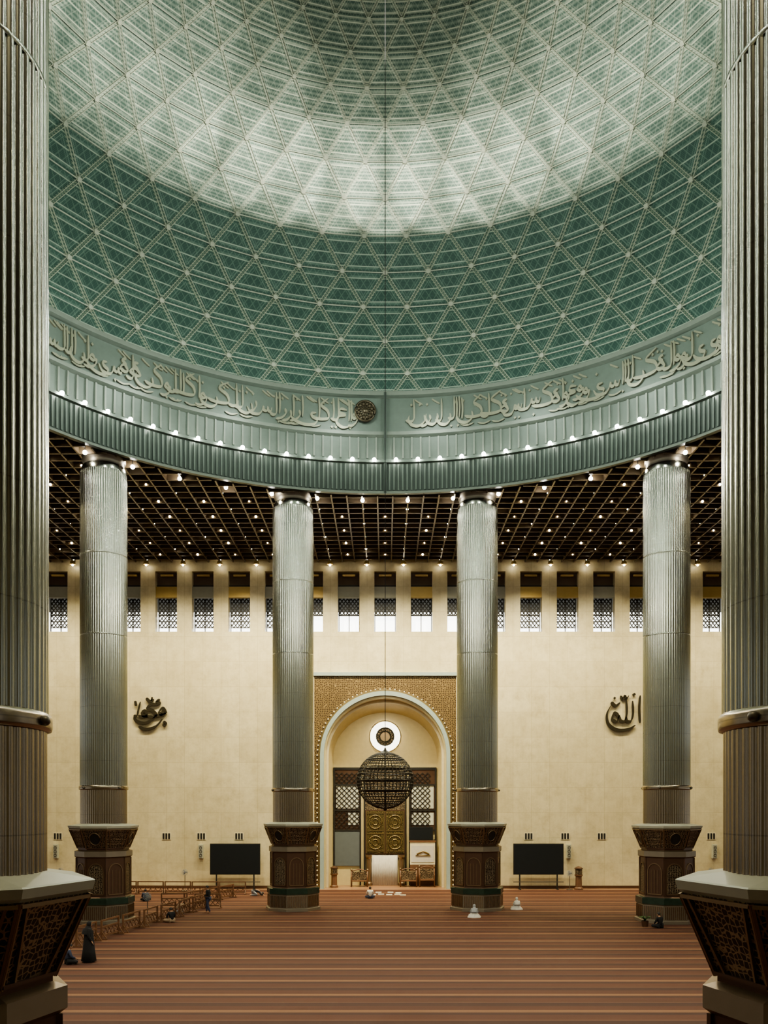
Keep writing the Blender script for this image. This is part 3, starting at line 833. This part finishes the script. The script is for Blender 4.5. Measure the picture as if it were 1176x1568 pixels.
# ------------------------------------------------------------------ people
def skinobj(name,joints,edges,parent,mk,sub=1):
    names=list(joints); idx={n:i for i,n in enumerate(names)}
    me=bpy.data.meshes.new(name); me.from_pydata([joints[n][0] for n in names],[(idx[a],idx[c]) for a,c in edges],[])
    o=mkobj(name,me,parent=parent)
    md=o.modifiers.new('skin','SKIN'); md.use_smooth_shade=True
    lay=me.skin_vertices[0].data
    for n in names:
        r=joints[n][1]; lay[idx[n]].radius=(r,r)
    lay[0].use_root=True
    s2=o.modifiers.new('sub','SUBSURF'); s2.levels=sub; s2.render_levels=sub
    me.materials.append(M[mk]); return o
POSES={
 'stand':dict(pel=(0,0,.92),bel=(0,.01,1.07),che=(0,.0,1.27),nek=(0,.0,1.43),hed=(0,.03,1.56),sh=(.17,0,1.37),el=(.23,-.03,1.1),wr=(.22,.1,.88),hp=(.09,0,.9),kn=(.10,.02,.49),an=(.10,-.02,.08),to=(.12,.13,.035)),
 'walk':dict(pel=(0,0,.9),bel=(0,.01,1.05),che=(0,.03,1.26),nek=(0,.04,1.42),hed=(0,.08,1.55),sh=(.17,.02,1.36),el=(.22,.0,1.1),wr=(.17,.2,1.05),hp=(.09,0,.88),kn=(.10,.08,.48),an=(.10,.0,.08),to=(.12,.15,.035)),
 'sit':dict(pel=(0,0,.13),bel=(0,.0,.26),che=(0,.03,.45),nek=(0,.06,.6),hed=(0,.11,.72),sh=(.17,.04,.55),el=(.24,.1,.32),wr=(.13,.28,.24),hp=(.10,.03,.13),kn=(.34,.28,.13),an=(-.02,.36,.07),to=(-.14,.33,.05)),
 'bow':dict(pel=(0,0,.33),bel=(0,.14,.38),che=(0,.36,.36),nek=(0,.52,.25),hed=(0,.64,.15),sh=(.17,.46,.29),el=(.27,.52,.14),wr=(.2,.7,.05),hp=(.1,.0,.3),kn=(.13,.3,.08),an=(.1,-.14,.07),to=(.1,-.26,.04)),
}
def person(name,loc,rz,pose,top,bot,hair='hair',robe=False,scarf=None,sc_=1.0):
    e=empty(name,loc,rz); e.scale=(sc_,)*3; p=POSES[pose]
    J={};E=[]
    J['pel']=(p['pel'],.10);J['bel']=(p['bel'],.095);J['che']=(p['che'],.115);J['nek']=(p['nek'],.05)
    hb=Vector(p['hed'])-(Vector(p['hed'])-Vector(p['nek']))*.35; J['hb']=(tuple(hb),.05)
    E=[('pel','bel'),('bel','che'),('che','nek'),('nek','hb')]
    T={'pel':(p['pel'],.125),'bel':(p['bel'],.12),'che':(p['che'],.14),'nek':(tuple(Vector(p['nek'])-Vector((0,0,.02))),.065)}; TE=[('pel','bel'),('bel','che'),('che','nek')]
    B={'pel':(p['pel'],.13)};BE=[]
    for s,sx in (('L',-1),('R',1)):
        f=lambda q:(q[0]*sx,q[1],q[2])
        J['sh'+s]=(f(p['sh']),.055);J['el'+s]=(f(p['el']),.04);J['wr'+s]=(f(p['wr']),.027)
        E+=[('che','sh'+s),('sh'+s,'el'+s),('el'+s,'wr'+s)]
        d=(Vector(f(p['wr']))-Vector(f(p['el']))).normalized(); w=Vector(f(p['wr']))
        pm=w+d*.07; J['pm'+s]=(tuple(pm),.026); E.append(('wr'+s,'pm'+s))
        side=d.cross(Vector((0,0,1)));
        if side.length<.1: side=Vector((0,1,0))
        side.normalize(); curl=Vector((0,0,-1)) if abs(d.z)<.8 else Vector((-sx,0,0))
        for i,l in enumerate((.07,.08,.075,.055)):
            a=pm+side*(i-1.5)*.02+d*.03; c=a+d*l*.55+curl*.008; g=c+d*l*.4+curl*.03
            J['f%d%s'%(i,s)]=(tuple(a),.009);J['g%d%s'%(i,s)]=(tuple(c),.008);J['h%d%s'%(i,s)]=(tuple(g),.007)
            E+=[('pm'+s,'f%d%s'%(i,s)),('f%d%s'%(i,s),'g%d%s'%(i,s)),('g%d%s'%(i,s),'h%d%s'%(i,s))]
        a=w+d*.03-side*.035; c=a+d*.035-side*.02
        J['t'+s]=(tuple(a),.011);J['u'+s]=(tuple(c),.009);E+=[('wr'+s,'t'+s),('t'+s,'u'+s)]
        J['hp'+s]=(f(p['hp']),.085);J['kn'+s]=(f(p['kn']),.058);J['an'+s]=(f(p['an']),.038);J['to'+s]=(f(p['to']),.032)
        if pose=='walk' :
            sh=.16*sx
            for q in ('kn','an','to'):
                v,r=J[q+s]; J[q+s]=((v[0],v[1]+sh*(.5 if q=='kn' else 1),v[2]),r)
        E+=[('pel','hp'+s),('hp'+s,'kn'+s),('kn'+s,'an'+s),('an'+s,'to'+s)]
        T['sh'+s]=(f(p['sh']),.075);T['el'+s]=(f(p['el']),.058);T['wr'+s]=(f(p['wr']),.045);TE+=[('che','sh'+s),('sh'+s,'el'+s),('el'+s,'wr'+s)]
        B['hp'+s]=(J['hp'+s][0],.105);B['kn'+s]=(J['kn'+s][0],.08);B['an'+s]=(J['an'+s][0],.06);BE+=[('pel','hp'+s),('hp'+s,'kn'+s),('kn'+s,'an'+s)]
    skinobj('body',J,E,e,'skin'); skinobj('shirt',T,TE,e,top); skinobj('trousers',B,BE,e,bot)
    h=Vector(p['hed'])
    b=MB(); b.sph((0,0,0),(.075,.095,.115),'skin',14,10); b.sph((0,.098,-.01),(.014,.02,.025),'skin',6,5)
    for sx in (-1,1): b.sph((sx*.077,0,-.005),(.012,.02,.03),'skin',6,5); b.sph((sx*.03,.083,.015),(.012,.01,.008),'dark',6,4)
    b.sph((0,.082,-.055),(.026,.01,.007),'wood',6,4)
    if not scarf:
        b.sph((0,-.015,.025),(.085,.1,.105),hair,14,10)
    else:
        b.sph((0,-.02,.01),(.098,.105,.13),scarf,14,10)
        b.rev([(.09,-.06),(.12,-.14),(.2,-.24),(.22,-.42)],16,scarf,sm=True,c=(0,-.02))
    o=b.obj('head',tuple(h),parent=e)
    if pose=='bow': o.rotation_euler=(-1.5,0,0)
    else: o.rotation_euler=(-.2,0,0)
    if robe:
        b=MB(); rf=lambda j:1+.05*math.sin(j*pi*2/4)
        if pose in('stand','walk'): b.rev([(.17,1.3),(.18,1.1),(.2,.9),(.24,.5),(.3,.06),(.27,.05)],24,top,sm=True,rf=rf)
        elif pose=='sit': b.rev([(.16,.5),(.2,.35),(.28,.2),(.42,.08),(.44,.0)],24,bot,sm=True,rf=rf,c=(0,.12))
        b.obj('robe',parent=e)
    return e
person('standing_person',(-12.25,2.7,0),-1.2,'stand','black','black',robe=True,scarf='black')
person('seated_person',(-12.95,2.2,0),-1.0,'sit','navy','black')
b=MB(); b.rev([(.01,0),(.2,0),(.24,.15),(.2,.3),(.08,.36)],14,'black',sm=True); b.tube([(-.1,0,.33),(-.06,0,.5),(.06,0,.5),(.1,0,.33)],.015,'black',6); b.obj('bag',(-13.5,2.3,0))
person('walking_person',(-10.75,19.6,0),1.3,'walk','black','navy')
person('seated_person',(-12.3,19.2,0),.9,'sit','tan','grey')
person('seated_person',(-16.4,26.2,0),.2,'sit','navy','black')
person('seated_person',(-1.05,28.0,0),.1,'sit','white','navy')
person('prostrating_person',(-9.6,30.0,0),-1.4,'bow','black','grey')
person('seated_person',(8.3,21.4,0),.2,'sit','white','white',robe=True,scarf='white',sc_=.9)
person('seated_person',(5.2,17.4,0),.0,'sit','grey','white',robe=True,scarf='grey',sc_=.9)
person('seated_person',(14.6,12.9,0),.5,'sit','black','black')
person('seated_person',(-11.9,15.2,0),.7,'sit','black','tan')

# ------------------------------------------------------------------ lights
def spot(name,loc,target,P_,col,size,blend=.6,rad=.2):
    l=bpy.data.lights.new(name,'SPOT'); l.energy=P_; l.color=col; l.spot_size=math.radians(size); l.spot_blend=blend; l.shadow_soft_size=rad
    o=bpy.data.objects.new(name,l); o.location=loc
    d=Vector(target)-Vector(loc); o.rotation_euler=d.to_track_quat('-Z','Y').to_euler(); COL.objects.link(o); return o
WARM=(1,.88,.58); NEU=(1,.96,.80); COOL=(.93,1,.90)
for i in range(-7,8):
    spot('wall_washer_light',(i*5.8,28.8,25.7),(i*5.8,YW,6),9600 if abs(i)<3 else 5800,WARM,110,.9)
for a in range(12):
    t=a*pi/6
    spot('hall_downlight',(26*math.sin(t),26*math.cos(t),25.6),(22*math.sin(t),20*math.cos(t),0),4200,WARM,130,.9)
for a in range(12):
    t=(a+.5)*pi/6+.13
    spot('added_column_spot',(20.5*math.sin(t),20.5*math.cos(t),25.8),(-10*math.sin(t),-10*math.cos(t),4),2800,NEU,100,.8,.35)  # spots added to put a highlight on the far steel columns
for a in range(36):
    t=a*pi/18
    spot('dome_floodlight',(20.3*math.sin(t),20.3*math.cos(t),28.4),(-18*math.sin(t),-18*math.cos(t),28.4+38.3*math.tan(math.radians(21.6))),17000,NEU,8.2,.25)
for a in range(24):
    t=a*pi/12
    side_=abs(math.sin(t))>.45
    spot('dome_floodlight',(20.3*math.sin(t),20.3*math.cos(t),28.4),(-17*math.sin(t),-17*math.cos(t),28.4+37.3*math.tan(math.radians(25.0 if side_ else 24))),18000 if side_ else 7000,NEU,15.0 if side_ else 12.5,.6)
for a in range(24):
    t=(a+.5)*pi/12
    l=bpy.data.lights.new('cornice_uplight','POINT'); l.energy=420; l.color=COOL; l.shadow_soft_size=.15
    o=bpy.data.objects.new('cornice_uplight',l); o.location=(17*math.sin(t),17*math.cos(t),31.5); COL.objects.link(o)
spot('mihrab_light',(0,YW-4,16),(0,YW+3,6),2600,WARM,90,.9)

w=bpy.data.worlds.new('daylight'); sc.world=w; w.use_nodes=True
bg=w.node_tree.nodes['Background']; bg.inputs[0].default_value=(.93,.97,1,1); bg.inputs[1].default_value=.85

cam=bpy.data.cameras.new('camera'); co=bpy.data.objects.new('camera',cam); COL.objects.link(co)
co.location=(0,-CAMD,H); co.rotation_euler=(pi/2,0,0)
cam.sensor_fit='HORIZONTAL'; cam.sensor_width=36; cam.lens=1876/1659*36
cam.shift_y=640.5/1659; cam.shift_x=-.0015; cam.clip_end=500; cam.clip_start=.1
sc.camera=co
